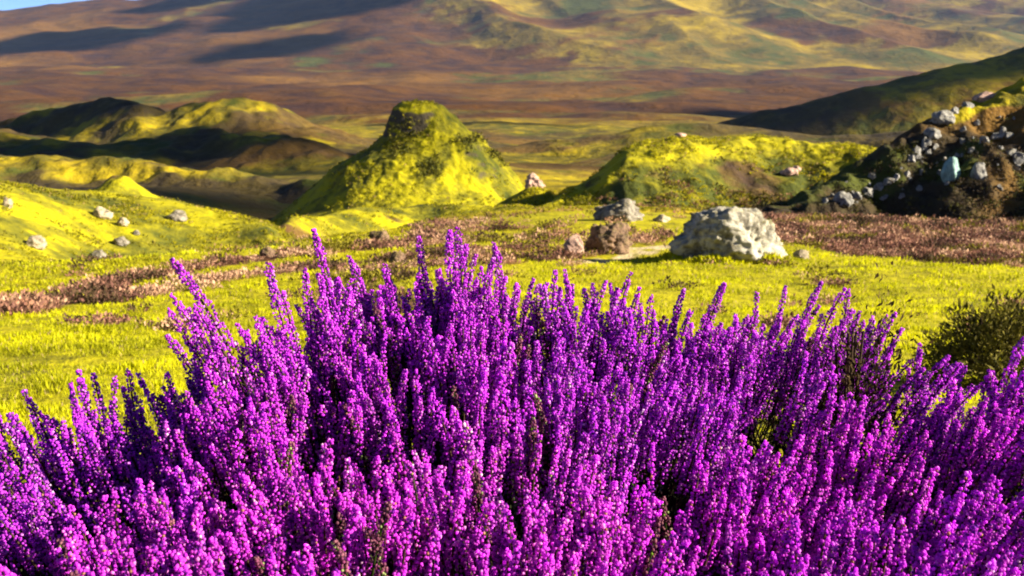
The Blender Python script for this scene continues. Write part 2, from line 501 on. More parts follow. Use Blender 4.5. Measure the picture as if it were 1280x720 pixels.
def cov_hummock(x, y, z):
    hm = HILLS['hummock']
    n = fbm2(x, y, 6, 4, 95)
    crest = np.interp(x / y, hm.t, hm.z)
    top = sstep(1.9, 0.5, crest - z)
    return np.stack([np.clip(0.24 - 0.3 * top + .5 * n, 0, 1), np.clip(0.12 + 0.75 * top + .3 * n, 0, 1.1), 0 * x], -1)  # front shade and sunlit crest put into the cover; some heath is real

hill_sheet('hill', KN.h, -0.27, 0.10, 72, 118, 420, 420, M_MID, cov_grass(0.0, 0.64, 7, 0.2, 0.40, 71))
hill_sheet('hill', CN.h, -0.02, 0.09, 74, 87, 120, 120, M_MID, cov_grass(0.0, 0.9, 3, 0.2, 0.3, 72))
hill_sheet('hill', HILLS['toe'].h, -0.42, 0.16, 30, 100, 320, 260, M_MID, cov_grass(0.05, 0.66, 6, 0.45, 0.5, 73))
hill_sheet('hill', HILLS['left_slope'].h, -0.85, -0.12, 12, 90, 360, 320, M_MID, cov_grass(0.04, 0.62, 9, 0.45, 0.45, 74))
hill_sheet('hill', HILLS['left_hummock'].h, -0.56, -0.30, 56, 78, 160, 130, M_MID, cov_grass(0.1, 0.8, 5, 0.4, 0.4, 75))
hill_sheet('hill', HILLS['ridge_low'].h, -0.80, -0.10, 80, 190, 420, 260, M_RIDGE, cov_grass(0.52, 0.50, 16, 0.7, 0.6, 76))  # heavy dark heath put in for the shade on this ridge
hill_sheet('hill', HILLS['ridge_mid'].h, -0.80, -0.08, 120, 270, 420, 240, M_RIDGE, cov_grass(0.58, 0.45, 22, 0.7, 0.6, 77))  # dark heath cover again in place of shade
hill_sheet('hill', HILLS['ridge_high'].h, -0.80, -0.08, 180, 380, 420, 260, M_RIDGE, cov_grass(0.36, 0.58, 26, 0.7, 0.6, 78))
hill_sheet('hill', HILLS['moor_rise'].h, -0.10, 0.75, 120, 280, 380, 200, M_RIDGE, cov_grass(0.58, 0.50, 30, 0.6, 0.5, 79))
hill_sheet('hill', HILLS['hummock'].h, -0.02, 0.48, 48, 100, 420, 300, M_MID, cov_hummock)
hill_sheet('hill', HILLS['hillside'].h, 0.17, 1.0, 26, 70, 520, 420, M_SHADE_TURF, cov_hillside)
hill_sheet('hill', HILLS['spur'].h, 0.15, 1.05, 190, 420, 420, 260, M_RIDGE, cov_grass(0.30, 0.55, 50, 0.5, 0.4, 80))

# ------------------------------------------------------------------ far hills
FARZ = smooth_table([(p - 640) / FPX / CP for p in (-500, -250, 0, 100, 220, 400, 640, 900, 1080, 1180, 1280, 1500, 1800)],
                    [ray(0, r)[2] / ray(0, r)[1] for r in (40, 25, 14, 8, -2, -40, -60, -45, -8, 8, 22, 48, 70)], -1.0, 1.0, 2000, 0.05)
def far_h(x, y):
    u = x / y
    zc = np.interp(u, *FARZ) * 3000
    t = np.clip((y - 1500) / (3000 - 1500), 0, 1.6)
    prof = np.where(t < 1, t ** 1.25, 1 - 0.5 * (t - 1))
    z = -52 + (zc + 52) * prof
    wx = x + 0.45 * (y - 1700) + 60 * perlin2(x / 400, y / 400, 101)
    wy = y + 0.0 * x
    sp = 1 - 2 * np.abs(perlin2(wx / 300, wy / 1300, 102))
    sp2 = 1 - 2 * np.abs(perlin2(wx / 120, wy / 480, 103))
    m = sstep(1500, 1900, y) * (0.35 + 0.65 * sstep(-0.25, 0.25, u + .15))
    z = z + m * (58 * sp * (.30 + .70 * sstep(-.15, .1, u)) + 6 * sp2) * (0.5 + .5 * np.minimum(t, 1)) + sstep(1500, 1800, y) * (10 * fbm2(x, y, 260, 3, 104))
    # the steep dark corrie wall high on the hill
    c = at(470, 8, 2700); cx, cy = c[0], c[1]
    a = (x - cx) + 0.35 * (y - cy)
    z = z + 120 * sstep(-150, 60, a) * np.exp(-((y - cy) / 330) ** 2) * np.exp(-(np.maximum(a - 60, 0) / 420) ** 2)
    return z
def cov_far(x, y, z):
    n = fbm2(x, y, 330, 5, 110); u = x / y
    right = sstep(-0.12, 0.12, u)
    R = 0.75 - 0.50 * right + 0.5 * n + 0.35 * sstep(-0.2, -0.4, u)
    G = 0.55 + 0.5 * fbm2(x, y, 200, 4, 115)
    return np.stack([np.clip(R, 0, 1), np.clip(G, 0, 1), 0 * x], -1)
hill_sheet('far_hill', far_h, -0.85, 0.85, 1450, 4200, 620, 420, M_FAR, cov_far)

MTZ = smooth_table([(p - 640) / FPX / CP for p in (-900, -300, 0, 100, 500, 900, 1100, 1280, 1500, 1900)],
                   [ray(0, r)[2] / ray(0, r)[1] for r in (60, 40, 45, 45, 40, 0, -14, -8, -25, 20)], -1.2, 1.2, 2000, 0.05)
def mtn_h(x, y):
    u = x / y
    zc = np.interp(u, *MTZ) * 6000
    t = (y - 6000) / 900
    z = zc - np.sqrt(t * t + .04) * 260 + 45 * (1 - 2 * np.abs(perlin2(x / 700, y / 900, 120))) + 30 * fbm2(x, y, 500, 4, 121)
    return np.maximum(z, -60)
def cov_m(x, y, z):
    return np.stack([np.full_like(x, .8), np.full_like(x, .3), 0 * x], -1)
hill_sheet('mountain', mtn_h, -1.0, 1.0, 4700, 7600, 260, 120, M_FAR, cov_m)

# ------------------------------------------------------------------ rocks
def ico(sub):
    import bmesh
    bm = bmesh.new(); bmesh.ops.create_icosphere(bm, subdivisions=sub, radius=1)
    V = np.array([v.co[:] for v in bm.verts]); F = np.array([[v.index for v in f.verts] for f in bm.faces]); bm.free()
    return V, F
ICO = {k: ico(k) for k in (3, 4, 5, 6)}

def rock_mesh(name, size, seed, sub=4, rough=0.35, facets=9, flat=0.75, sink=.18):
    """size: full width, depth, height; a broken boulder, base at z = 0"""
    V, F = ICO[sub]
    V = V.copy()
    r = np.random.default_rng(seed)
    # hew facets
    for _ in range(facets):
        n = r.normal(size=3); n[2] = abs(n[2]) * .8 if r.random() < .8 else n[2]; n /= np.linalg.norm(n)
        d = r.uniform(flat - .15, flat + .15)
        s = V @ n
        V -= np.outer(np.maximum(s - d, 0) * .9, n)
    nrm = V / np.linalg.norm(V, axis=1)[:, None]
    disp = rough * (.5 * perlin3(V * 1.6, seed) + .33 * perlin3(V * 3.4, seed + 1) - .25 * np.abs(perlin3(V * 5.5, seed + 2)) + .15 * perlin3(V * 9, seed + 3) + .08 * perlin3(V * 19, seed + 4))
    V = V + nrm * disp[:, None]
    lo, hi = V.min(0), V.max(0)
    V = (V - (lo + hi) / 2) / (hi - lo)
    V[:, 2] += 0.5
    V *= np.array(size)
    V[:, 2] -= sink * size[2]
    return mesh_from(name, V, F)

M_BOULDER = rock_material('lichen_boulder', (0.42, 0.405, 0.34), (0.095, 0.085, 0.065), 0.5, 1.7, 0.10)
M_GREY = rock_material('grey_stone', (0.24, 0.22, 0.185), (0.07, 0.062, 0.052), 0.35, 4.0, 0.04)
M_PALE = rock_material('pale_stone', (0.42, 0.36, 0.26), (0.13, 0.11, 0.08), 0.25, 4.0, 0.05)
M_WHITE = rock_material('white_lichen_stone', (0.27, 0.27, 0.255), (0.09, 0.09, 0.088), 0.25, 4.0, 0.05)
M_CYAN = rock_material('blue_green_lichen_stone', (0.26, 0.43, 0.40), (0.13, 0.23, 0.22), 0.05, 4.0, 0.05)
M_BROWN = rock_material('brown_stone', (0.20, 0.13, 0.085), (0.06, 0.04, 0.03), 0.5, 4.0, 0.05)
M_PINK = rock_material('pinkish_stone', (0.50, 0.34, 0.27), (0.22, 0.14, 0.12), 0.1, 4.0, 0.05)

def rock(px, row, wpx, hpx, mat, label, name='rock', cat='rock', seed=1, sub=4, depth=0.9, group=None, rough=0.35, rot=0.0, flat=.75, facets=9, dist=None, sink=.2):
    """row: the row of its foot"""
    if dist is None:
        x, y, z = hit(px, row)
    else:
        x, y, z = at(px, row, dist)
        z = float(surface(x, y))
    m = math.hypot(y, z) / FPX
    w, h = wpx * m, hpx * m
    y += w * depth * .35
    z = float(surface(np.array([x]), np.array([y]))[0])
    me = rock_mesh(name, (w * 1.06, w * depth, h / (1 - sink)), seed, sub, rough, facets, flat, sink)
    o = link(name, me, mat, loc=(x, y, z), label=label, category=cat)
    o.rotation_euler.z = rot
    if group: o['group'] = group
    return o

rock(918, 329, 146, 72, M_BOULDER, 'large pale lichen-covered boulder standing on the bright grass behind the heather', 'boulder', 'boulder', 41, 6, 0.8, rough=0.42, flat=.86, facets=7, sink=.28)
rock(775, 276, 62, 28, M_GREY, 'dark grey humped rock to the left of the large pale boulder', 'rock', 'rock', 12, 5, 0.8, rough=.4, sink=.35)
rock(828, 278, 22, 9, M_PALE, 'low pale stone between the dark grey rock and the large boulder', 'rock', 'rock', 15, 4)
rock(1003, 326, 20, 15, M_PALE, 'small pale stone beside the right foot of the large boulder', 'rock', 'rock', 14, 4)
rock(762, 318, 58, 40, M_BROWN, 'brown mossy rock beside the pale bare patch, left of the large boulder', 'rock', 'rock', 16, 5, rough=.6)
rock(718, 320, 26, 26, M_PINK, 'pinkish upright stone left of the brown mossy rock', 'rock', 'rock', 17, 4)
rock(668, 244, 27, 19, M_PINK, 'pinkish pointed rock capping the small grassy cone beside the central hill', 'rock', 'rock', 28, 5, rough=.5, dist=80, flat=.6, sink=.3)
rock(333, 322, 18, 13, M_BROWN, 'small dark brown stone in the heather strip at the foot of the left slope', 'rock', 'rock', 19, 4)
rock(473, 303, 26, 15, M_BROWN, 'rounded brown stone in the heather below the central hill', 'rock', 'rock', 20, 4)
rock(495, 332, 22, 18, M_BROWN, 'dark brown stone at the grass edge just behind the tallest flower spikes', 'rock', 'rock', 29, 4)
# on the left slope
rock(125, 274, 24, 15, M_PALE, 'largest pale stone on the left green slope, upper one of a close pair', 'rock', 'rock', 21, 4)
rock(152, 284, 15, 11, M_PALE, 'smaller pale stone just below the largest one on the left green slope', 'rock', 'rock', 22, 4)
rock(219, 277, 25, 14, M_GREY, 'grey-brown rock near the crest, furthest right on the left green slope', 'rock', 'rock', 23, 4)
rock(150, 308, 19, 11, M_GREY, 'dark grey stone halfway down the left green slope', 'rock', 'rock', 24, 4)
rock(122, 324, 18, 11, M_GREY, 'dark grey stone lowest down on the left green slope', 'rock', 'rock', 25, 4)
rock(8, 259, 12, 13, M_PALE, 'small pale stone near the crest at the left edge of the photo', 'rock', 'rock', 26, 4)
rock(44, 311, 22, 17, M_PALE, 'pale stone low on the left slope, lower of the two near the photo edge', 'rock', 'rock', 27, 4)
rock(170, 295, 9, 6, M_GREY, 'tiny grey stone right of the halfway stone on the left green slope', 'rock', 'rock', 28, 4)
# on the dark hillside at right
rock(1190, 229, 24, 25, M_CYAN, 'blue-green lichened stone on the dark hillside, left of a pale twin', 'rock', 'rock', 41, 4, sink=.35)
rock(1225, 227, 20, 19, M_WHITE, 'pale grey-green stone on the dark hillside, right of the blue-green stone', 'rock', 'rock', 42, 4, sink=.35)
rock(1056, 262, 24, 17, M_WHITE, 'large pale grey stone at the foot of the dark hillside on its left end', 'rock', 'rock', 43, 4)
rock(1180, 160, 30, 12, M_WHITE, 'long pale slab high on the crest line of the dark hillside', 'rock', 'rock', 44, 4, rough=.5, sink=.4)
rock(1240, 122, 34, 11, M_PINK, 'pinkish pale slab at the very top of the dark hillside', 'rock', 'rock', 45, 4, rough=.5, sink=.4)
scree = [(1072, 250, 12, 10), (1085, 246, 14, 11), (1100, 238, 12, 10), (1112, 232, 14, 9), (1122, 226, 10, 8), (1135, 222, 9, 7), (1145, 201, 15, 18), (1158, 190, 14, 16), (1168, 178, 20, 12), (1140, 205, 10, 8), (1150, 240, 8, 6), (1232, 178, 12, 9), (1247, 176, 14, 7), (1262, 172, 12, 8), (1266, 195, 18, 10), (1276, 205, 18, 12), (1270, 214, 12, 8), (1205, 178, 8, 6), (1215, 193, 9, 7), (1175, 220, 9, 7), (1105, 252, 10, 7), (1128, 250, 8, 6), (1250, 240, 9, 7), (1090, 228, 9, 8), (1195, 145, 12, 8), (1212, 135, 14, 9)]
for i, (px, row, w, h) in enumerate(scree):
    rock(px, row, w, h * .8, M_WHITE, 'small pale grey stone among others scattered over the dark hillside', 'rock', 'rock', 60 + i, 4, rough=.28, flat=.45, facets=14, sink=.38, group='small pale grey stones scattered over the dark hillside')
rngQ = random.Random(4)
for i in range(46):
    t = rngQ.random()
    px = 1030 + 230 * t + rngQ.gauss(0, 10)
    row = 246 - 112 * t + abs(rngQ.gauss(0, 26)) + 4
    if row > 258: continue
    w = 3.5 + 5 * rngQ.random() ** 2
    rock(px, row, w, w * rngQ.uniform(.5, .9), M_WHITE, 'small pale grey stone among others scattered over the dark hillside', 'rock', 'rock', 300 + i, 3, rough=.3, flat=.45, facets=12, sink=.35, group='small pale grey stones scattered over the dark hillside')
for i, (px, row, w, h) in enumerate([(988, 222, 22, 9), (996, 216, 12, 7), (850, 172, 20, 6)]):
    rock(px, row, w, h, M_PINK, ['pinkish low slab on the shaded front of the flat-topped hummock', 'small pinkish stone just above the low slab on the hummock', 'thin brown-pink stone on the crest of the flat-topped hummock'][i], 'rock', 'rock', 90 + i, 4)

# ------------------------------------------------------------------ leafy matter helpers
def random_dirs(n, rng):
    v = rng.normal(size=(n, 3)); return v / np.linalg.norm(v, axis=1)[:, None]

def cards(P, D, size, asp, rng):
    """leaf-shaped pairs of triangles at P along D"""
    n = len(P)
    t = np.cross(D, random_dirs(n, rng)); t /= np.linalg.norm(t, axis=1)[:, None] + 1e-9
    s = size[:, None]; w = s * asp
    nrm = np.cross(D, t)
    a = P; b = P + D * s * .5 + t * w * .5 + nrm * w * .15; c = P + D * s; d = P + D * s * .5 - t * w * .5 + nrm * w * .15
    V = np.stack([a, b, c, d], 1).reshape(-1, 3)
    F = (np.arange(n) * 4)[:, None, None] + np.array([[0, 1, 2], [0, 2, 3]])[None]
    return V, F.reshape(-1, 3)

# grass: short cropped turf in front of and around the boulder
M_GRASS = tint_material('grass_blade', 0.7, 0.5, 0.15)
def make_grass(n_near, n_far):
    rng = np.random.default_rng(5)
    out = []
    for n, y0, y1 in ((n_near, 1.7, 9), (n_far, 9, 30)):
        y = np.sqrt(rng.uniform(y0 ** 2, y1 ** 2, n)) if y0 < 5 else np.exp(rng.uniform(math.log(y0), math.log(y1), n))
        x = rng.uniform(-.66, .66, n) * y
        out.append((x, y))
    bx, by, _ = hit(918, 329)                 # longer grass round the foot of the boulder
    a = rng.uniform(0, 2 * np.pi, 9000); q = 1.0 + np.abs(rng.normal(0, .22, 9000))
    out.append((bx + 1.22 * q * np.cos(a), by + .8 + .95 * q * np.sin(a)))
    x = np.concatenate([o[0] for o in out]); y = np.concatenate([o[1] for o in out])
    tuft = fbm2(x, y, 0.55, 3, 130)
    keep = (y > np.interp(x / y, *_od) + .9 + .25 * fbm2(x, y, .3, 2, 133)) & (rng.random(len(x)) < 1.1 - 1.6 * heath(x, y)) & (bare(x, y) < .35) & (tuft + rng.uniform(-.5, .5, len(x)) > -0.35)
    x, y, tuft = x[keep], y[keep], tuft[keep]
    z = surface(x, y)
    n = len(x)
    h = (0.020 + 0.0018 * y) * rng.uniform(.6, 1.5, n) * (1 + .9 * np.clip(tuft, -.4, 1))
    ring = np.hypot((x - bx) / 1.22, (y - by - .8) / .95)
    h = h * (1 + 1.6 * np.exp(-((ring - 1) / .22) ** 2))
    az = rng.uniform(0, 2 * np.pi, n)
    lean = rng.uniform(.1, .8, n)
    D = np.stack([np.cos(az) * lean, np.sin(az) * lean, np.ones(n)], 1); D /= np.linalg.norm(D, axis=1)[:, None]
    V, F = cards(np.stack([x, y, z - .004], 1), D, h, (0.16 + 0.006 * y)[:, None], rng)
    pat = np.clip(.55 + .9 * fbm2(x, y, 1.6, 3, 131) + rng.normal(0, .22, n), 0, 1)[:, None]
    c = np.array([.27, .28, .007]) * (1 - pat) + np.array([.54, .54, .005]) * pat
    straw = rng.random(n) < .06
    c[straw] = (.42, .33, .12)
    return mesh_from('grass', V, F, np.repeat(c, 4, 0))

# low moorland heather in the middle distance: one springy mat nobody could count
M_SPRIG = tint_material('moor_sprig', 0.85, 0.2, 0.1)
def make_moor(n):
    rng = np.random.default_rng(6)
    y = np.exp(rng.uniform(math.log(8), math.log(50), n)); x = rng.uniform(-.72, .72, n) * y
    hv = heath(x, y) + .75 * fbm2(x, y, 1.1, 4, 140)
    hv = hv - 2 * (bare(x, y) > .4)
    k = hv > rng.uniform(.45, .75, n)
    x, y = x[k], y[k]
    z = surface(x, y)
    k = z - ground(x, y) < .12
    x, y, z = x[k], y[k], z[k]; n = len(x)
    # a clump of sprigs at each foot
    per = 24
    rad = (0.07 + .0028 * y) * rng.uniform(.35, 1.0, n) ** 1.6 * 2.1
    d = random_dirs(n * per, rng); d[:, 2] = np.abs(d[:, 2]) * .8 + .1
    rr_ = np.repeat(rad, per)
    base = np.repeat(np.stack([x, y, z], 1), per, 0)
    P = base + d * (rr_ * rng.uniform(.25, 1, n * per))[:, None] * np.array([1.2, 1.2, .8])
    D = d * .6 + random_dirs(n * per, rng) * .6 + np.array([0, 0, .5]); D /= np.linalg.norm(D, axis=1)[:, None]
    V, F = cards(P, D, rr_ * rng.uniform(.20, .40, n * per), .55, rng)
    kind = np.repeat(np.clip(.43 + 1.0 * fbm2(x, y, 1.6, 4, 141) + rng.normal(0, .22, n), 0, 1), per)
    green = np.repeat(fbm2(x, y, 2.6, 3, 143) + rng.normal(0, .15, n) > .38, per)
    pal = np.array([[.055, .04, .018], [.18, .085, .07], [.29, .150, .095], [.48, .315, .20]])
    idx = np.clip(kind * 3 + rng.normal(0, .35, n * per), 0, 2.999)
    i0 = idx.astype(int); f = (idx - i0)[:, None]
    c = pal[i0] * (1 - f) + pal[i0 + 1] * f
    c[green] = np.array([.17, .15, .015]) * rng.uniform(.5, 1.5, (green.sum(), 1))
    return mesh_from('moor_heather', V, F, np.repeat(c, 4, 0))
link('moor_heather', make_moor(90000), M_SPRIG, kind='stuff', label='brown and dull pink low heather in bands across the middle distance', category='heather')

# dark rough scrub over the shaded hillside and hummock, rushes on the slopes
def make_scrub(n):
    rng = np.random.default_rng(8)
    out = []
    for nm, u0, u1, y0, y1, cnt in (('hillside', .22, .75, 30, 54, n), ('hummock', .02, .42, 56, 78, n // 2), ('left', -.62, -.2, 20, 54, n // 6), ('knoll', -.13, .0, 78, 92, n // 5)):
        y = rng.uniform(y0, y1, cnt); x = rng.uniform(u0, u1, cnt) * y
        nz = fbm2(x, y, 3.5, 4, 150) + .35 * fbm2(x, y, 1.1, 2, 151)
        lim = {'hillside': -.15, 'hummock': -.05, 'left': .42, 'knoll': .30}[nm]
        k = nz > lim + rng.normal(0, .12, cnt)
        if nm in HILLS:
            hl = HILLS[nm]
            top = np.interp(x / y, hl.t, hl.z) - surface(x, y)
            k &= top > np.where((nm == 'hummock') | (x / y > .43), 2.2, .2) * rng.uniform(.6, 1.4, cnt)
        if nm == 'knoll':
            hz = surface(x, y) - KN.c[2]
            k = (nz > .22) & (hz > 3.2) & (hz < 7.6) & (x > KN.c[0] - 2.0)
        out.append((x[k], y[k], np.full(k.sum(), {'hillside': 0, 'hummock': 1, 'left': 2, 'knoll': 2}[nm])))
    x = np.concatenate([o[0] for o in out]); y = np.concatenate([o[1] for o in out]); kd = np.concatenate([o[2] for o in out])
    z = surface(x, y); n = len(x); per = 10
    rad = 0.0042 * y * rng.uniform(.5, 1.4, n)
    d = random_dirs(n * per, rng); d[:, 2] = np.abs(d[:, 2])
    rr_ = np.repeat(rad, per)
    P = np.repeat(np.stack([x, y, z], 1), per, 0) + d * (rr_ * rng.uniform(.2, .9, n * per))[:, None] * np.array([1.2, 1.2, .7])
    D = d + random_dirs(n * per, rng) * .6; D /= np.linalg.norm(D, axis=1)[:, None]
    V, F = cards(P, D, rr_ * rng.uniform(.4, .8, n * per), .6, rng)
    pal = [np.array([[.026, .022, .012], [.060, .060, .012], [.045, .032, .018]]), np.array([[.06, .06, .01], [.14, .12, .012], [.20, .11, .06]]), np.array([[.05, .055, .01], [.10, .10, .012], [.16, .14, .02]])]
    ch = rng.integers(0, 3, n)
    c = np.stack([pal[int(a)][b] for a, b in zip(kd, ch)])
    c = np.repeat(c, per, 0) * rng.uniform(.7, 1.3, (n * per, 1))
    return mesh_from('scrub', V, F, np.repeat(c, 4, 0))
link('scrub', make_scrub(12000), M_SPRIG, kind='stuff', label='dark rough scrub and rushes covering the shaded slopes', category='scrub')

# rough grass tussocks on the nearer slopes
def make_tussocks(n):
    rng = np.random.default_rng(18)
    X_, Y_ = [], []
    for u0, u1, y0, y1, f in ((-.62, -.08, 14, 56, .36), (-.36, .10, 44, 96, .14), (.0, .42, 50, 82, .24)):
        m = int(n * f)
        y = rng.uniform(y0, y1, m); x = rng.uniform(u0, u1, m) * y
        X_.append(x); Y_.append(y)
    x, y = np.concatenate(X_), np.concatenate(Y_)
    nz = fbm2(x, y, 4.0, 4, 170) + .5 * fbm2(x, y, .9, 2, 171)
    k = (nz + rng.normal(0, .16, len(x)) > .16) & (heath(x, y) < .5)
    x, y, nz = x[k], y[k], nz[k]
    z = surface(x, y); n = len(x); per = 5
    h = (.0019 * np.repeat(y, per) + .02) * rng.uniform(.5, 1.5, n * per)
    D = random_dirs(n * per, rng) * .55 + np.array([0, 0, 1.0]); D /= np.linalg.norm(D, axis=1)[:, None]
    P = np.repeat(np.stack([x, y, z - .02], 1), per, 0) + rng.normal(0, 1, (n * per, 3)) * np.array([1, 1, 0]) * (h * .35)[:, None]
    V, F = cards(P, D, h, .40, rng)
    t = np.clip(.5 - .5 * fbm2(x, y, 6, 3, 172) + rng.normal(0, .28, n), 0, 1)[:, None]
    c = np.array([.14, .14, .008]) * (1 - t) + np.array([.42, .38, .007]) * t
    st = rng.random(n) < .07; c[st] = (.36, .27, .09)
    c = np.repeat(c, per, 0) * rng.uniform(.8, 1.2, (n * per, 1))
    return mesh_from('tussock_grass', V, F, np.repeat(c, 4, 0))
link('tussock_grass', make_tussocks(90000), M_GRASS, kind='stuff', label='rough olive and yellow tussock grass on the slopes and round the central hill', category='grass')

# the dark bush at the right edge
def make_bush(px, top, dist, W, n, label, dark, light, leaf, seed):
    rng = np.random.default_rng(seed)
    x, y, zt = at(px, top, dist); z = float(surface(np.array([x]), np.array([y]))[0])
    root = link('bush', None, loc=(x, y, z), label=label, category='bush')
    H = zt - z
    d = random_dirs(n, rng); d[:, 2] = np.abs(d[:, 2]) - .1
    lob = 1 + .50 * perlin3(d * 2.6, 7) + .38 * perlin3(d * 6, 8)
    r = rng.uniform(.45, 1, n) ** .6 * lob
    P = d * r[:, None] * np.array([W, W, H * .92])
    P[:, 2] = np.maximum(P[:, 2], .0)
    D = d * .7 + random_dirs(n, rng) * .8 + np.array([0, 0, .4]); D /= np.linalg.norm(D, axis=1)[:, None]
    V, F = cards(P, D, rng.uniform(leaf, leaf * 2.9, n), .36, rng)
    k = np.clip(.45 + .9 * perlin3(P * 9, 9) + rng.normal(0, .2, n), 0, 1)[:, None]
    c = np.array(dark) * (1 - k) + np.array(light) * k
    link('foliage', mesh_from('foliage', V, F, np.repeat(c, 4, 0)), M_SPRIG, root)
    SV, SF = [], []
    for i in range(26):
        q = d[i * 11] * np.array([W, W, H]) * .8; q[2] = abs(q[2]) + .05
        tube(SV, SF, [np.array([q[0] * .08, q[1] * .08, -.02]), q * .5 + np.array([0, 0, .03]), q], [.008, .005, .002], 5)
    V = np.concatenate(SV); F = np.concatenate(SF)
    link('stem', mesh_from('stem', V, F, np.tile([.05, .032, .02], (len(V), 1))), M_SPRIG, root)

def tube(VV, FF, pts, rad, k=4):
    off = sum(len(v) for v in VV)
    pts = np.array(pts, float); m = len(pts)
    t = pts[-1] - pts[0]; t /= np.linalg.norm(t) + 1e-9
    a = np.cross(t, [0.3, 1, .1]); a /= np.linalg.norm(a); b = np.cross(t, a)
    th = np.arange(k) * 2 * np.pi / k
    ring = np.cos(th)[:, None] * a + np.sin(th)[:, None] * b
    V = (pts[:, None, :] + ring[None] * np.array(rad)[:, None, None]).reshape(-1, 3)
    F = []
    for j in range(m - 1):
        for i in range(k):
            p, q = j * k + i, j * k + (i + 1) % k
            F += [[p, q, q + k], [p, q + k, p + k]]
    VV.append(V); FF.append(np.array(F) + off)
make_bush(1262, 358, 4.6, .34, 9000, 'dark olive green bush without flowers behind the heather at right', (.035, .035, .008), (.20, .175, .03), .016, 9)
make_bush(1082, 338, 1.66, .12, 6500, 'small dark brown twiggy bush among the heather tips right of the boulder', (.020, .014, .008), (.085, .060, .018), .006, 10)

# ------------------------------------------------------------------ foreground heather
M_FLOWER = tint_material('heather_floret', 0.65, 0.52, 0.12)
M_STEM = tint_material('heather_stem', 0.8, 0.15, 0.15)

def floret_unit():
    k = 5
    th = np.arange(k) * 2 * np.pi / k
    V = [[0, 0, 0]] + [[.42 * math.cos(a), .42 * math.sin(a), .62] for a in th] + [[0, 0, 1.0]]
    F = [[0, 1 + (i + 1) % k, 1 + i] for i in range(k)] + [[6, 1 + i, 1 + (i + 1) % k] for i in range(k)]
    return np.array(V), np.array(F)
FV, FF_ = floret_unit()

def basis(D, rng):
    n = len(D)
    t = np.cross(D, random_dirs(n, rng)); t /= np.linalg.norm(t, axis=1)[:, None] + 1e-9
    return np.stack([t, np.cross(D, t), D], 2)

def gen_spike(rng, L, r0, r1, bend, dens=1.0, dead=0.0):
    """a flowering spike: small bells round a thin stem, foot at the origin"""
    n = int(L / 0.00092 * dens)
    s = np.sort(rng.random(n)) ** .95
    R = (r0 + (r1 - r0) * s) * np.where(s > .93, 1 - (s - .93) * 8, 1) * rng.uniform(.80, 1.15, n)
    R *= 1 + .12 * np.sin(s * rng.uniform(14, 26) + rng.uniform(0, 6))
    az = np.arange(n) * 2.39996 + rng.normal(0, .35, n)
    cx, cy = bend[0] * s * s * L, bend[1] * s * s * L
    axis = np.stack([cx, cy, s * L], 1)
    tilt = .35 + .75 * s
    out = np.stack([np.cos(az), np.sin(az), tilt], 1); out /= np.linalg.norm(out, axis=1)[:, None]
    out += random_dirs(n, rng) * .28; out /= np.linalg.norm(out, axis=1)[:, None]
    size = rng.uniform(.0042, .0066, n)
    rad = np.stack([np.cos(az), np.sin(az), 0 * az], 1)
    P = axis + rad * (np.maximum(R - size * .8, 0))[:, None]
    B = basis(out, rng)
    V = P[:, None, :] + np.einsum('nij,kj->nki', B, FV) * size[:, None, None]
    F = FF_[None] + (np.arange(n) * 7)[:, None, None]
    # pigment: magenta to violet bells, a few faded
    t = rng.random(n)[:, None]
    c = np.array([.55, .036, .70]) * (1 - t) + np.array([.85, .11, .95]) * t
    c *= rng.uniform(.62, 1.2, (n, 1))
    lt = rng.random(n) < .10
    c[lt] = np.array([.92, .34, .92]) * rng.uniform(.8, 1.1, (lt.sum(), 1))
    dk = rng.random(n) < .11
    c[dk] = np.array([.16, .012, .32])
    fd = rng.random(n) < .015 + dead
    c[fd] = np.array([.45, .24, .16]) * rng.uniform(.7, 1.1, (fd.sum(), 1))
    C = np.repeat(c, 7, 0).reshape(n, 7, 3).copy()
    C[:, 0] *= .68                                       # calyx end darkened to paint the shade between florets
    SV, SF = [], []
    ss = np.linspace(0, .97, 5)
    tube(SV, SF, np.stack([bend[0] * ss * ss * L, bend[1] * ss * ss * L, ss * L], 1), [.0022, .002, .0018, .0014, .0008], 4)
    sv, sf = SV[0], SF[0]
    V = np.concatenate([V.reshape(-1, 3), sv]); F = np.concatenate([F.reshape(-1, 3), sf + n * 7])
    C = np.concatenate([C.reshape(-1, 3), np.tile([.09, .05, .035], (len(sv), 1))])
    return V, F, C

rngS = np.random.default_rng(21)
VARIANTS = []
for i in range(16):
    L = rngS.uniform(.115, .185)
    V, F, C = gen_spike(rngS, L, rngS.uniform(.0085, .0115), rngS.uniform(.0048, .0065), rngS.uniform(-.16, .16, 2), rngS.uniform(.8, 1.05))
    VARIANTS.append((V, F, C, L))
LONG = []
for i in range(8):
    L = rngS.uniform(.16, .20)
    V, F, C = gen_spike(rngS, L, rngS.uniform(.0120, .0145), rngS.uniform(.0065, .008), rngS.uniform(-.14, .14, 2), 1.45)
    LONG.append((V, F, C, L))
DEADV = gen_spike(rngS, .10, .006, .004, (0.03, 0), .5, .8)
SPIKE_ME = [mesh_from('flower_spike', v[0], v[1], v[2]) for v in VARIANTS + LONG]
for me in SPIKE_ME: me.materials.append(M_FLOWER)

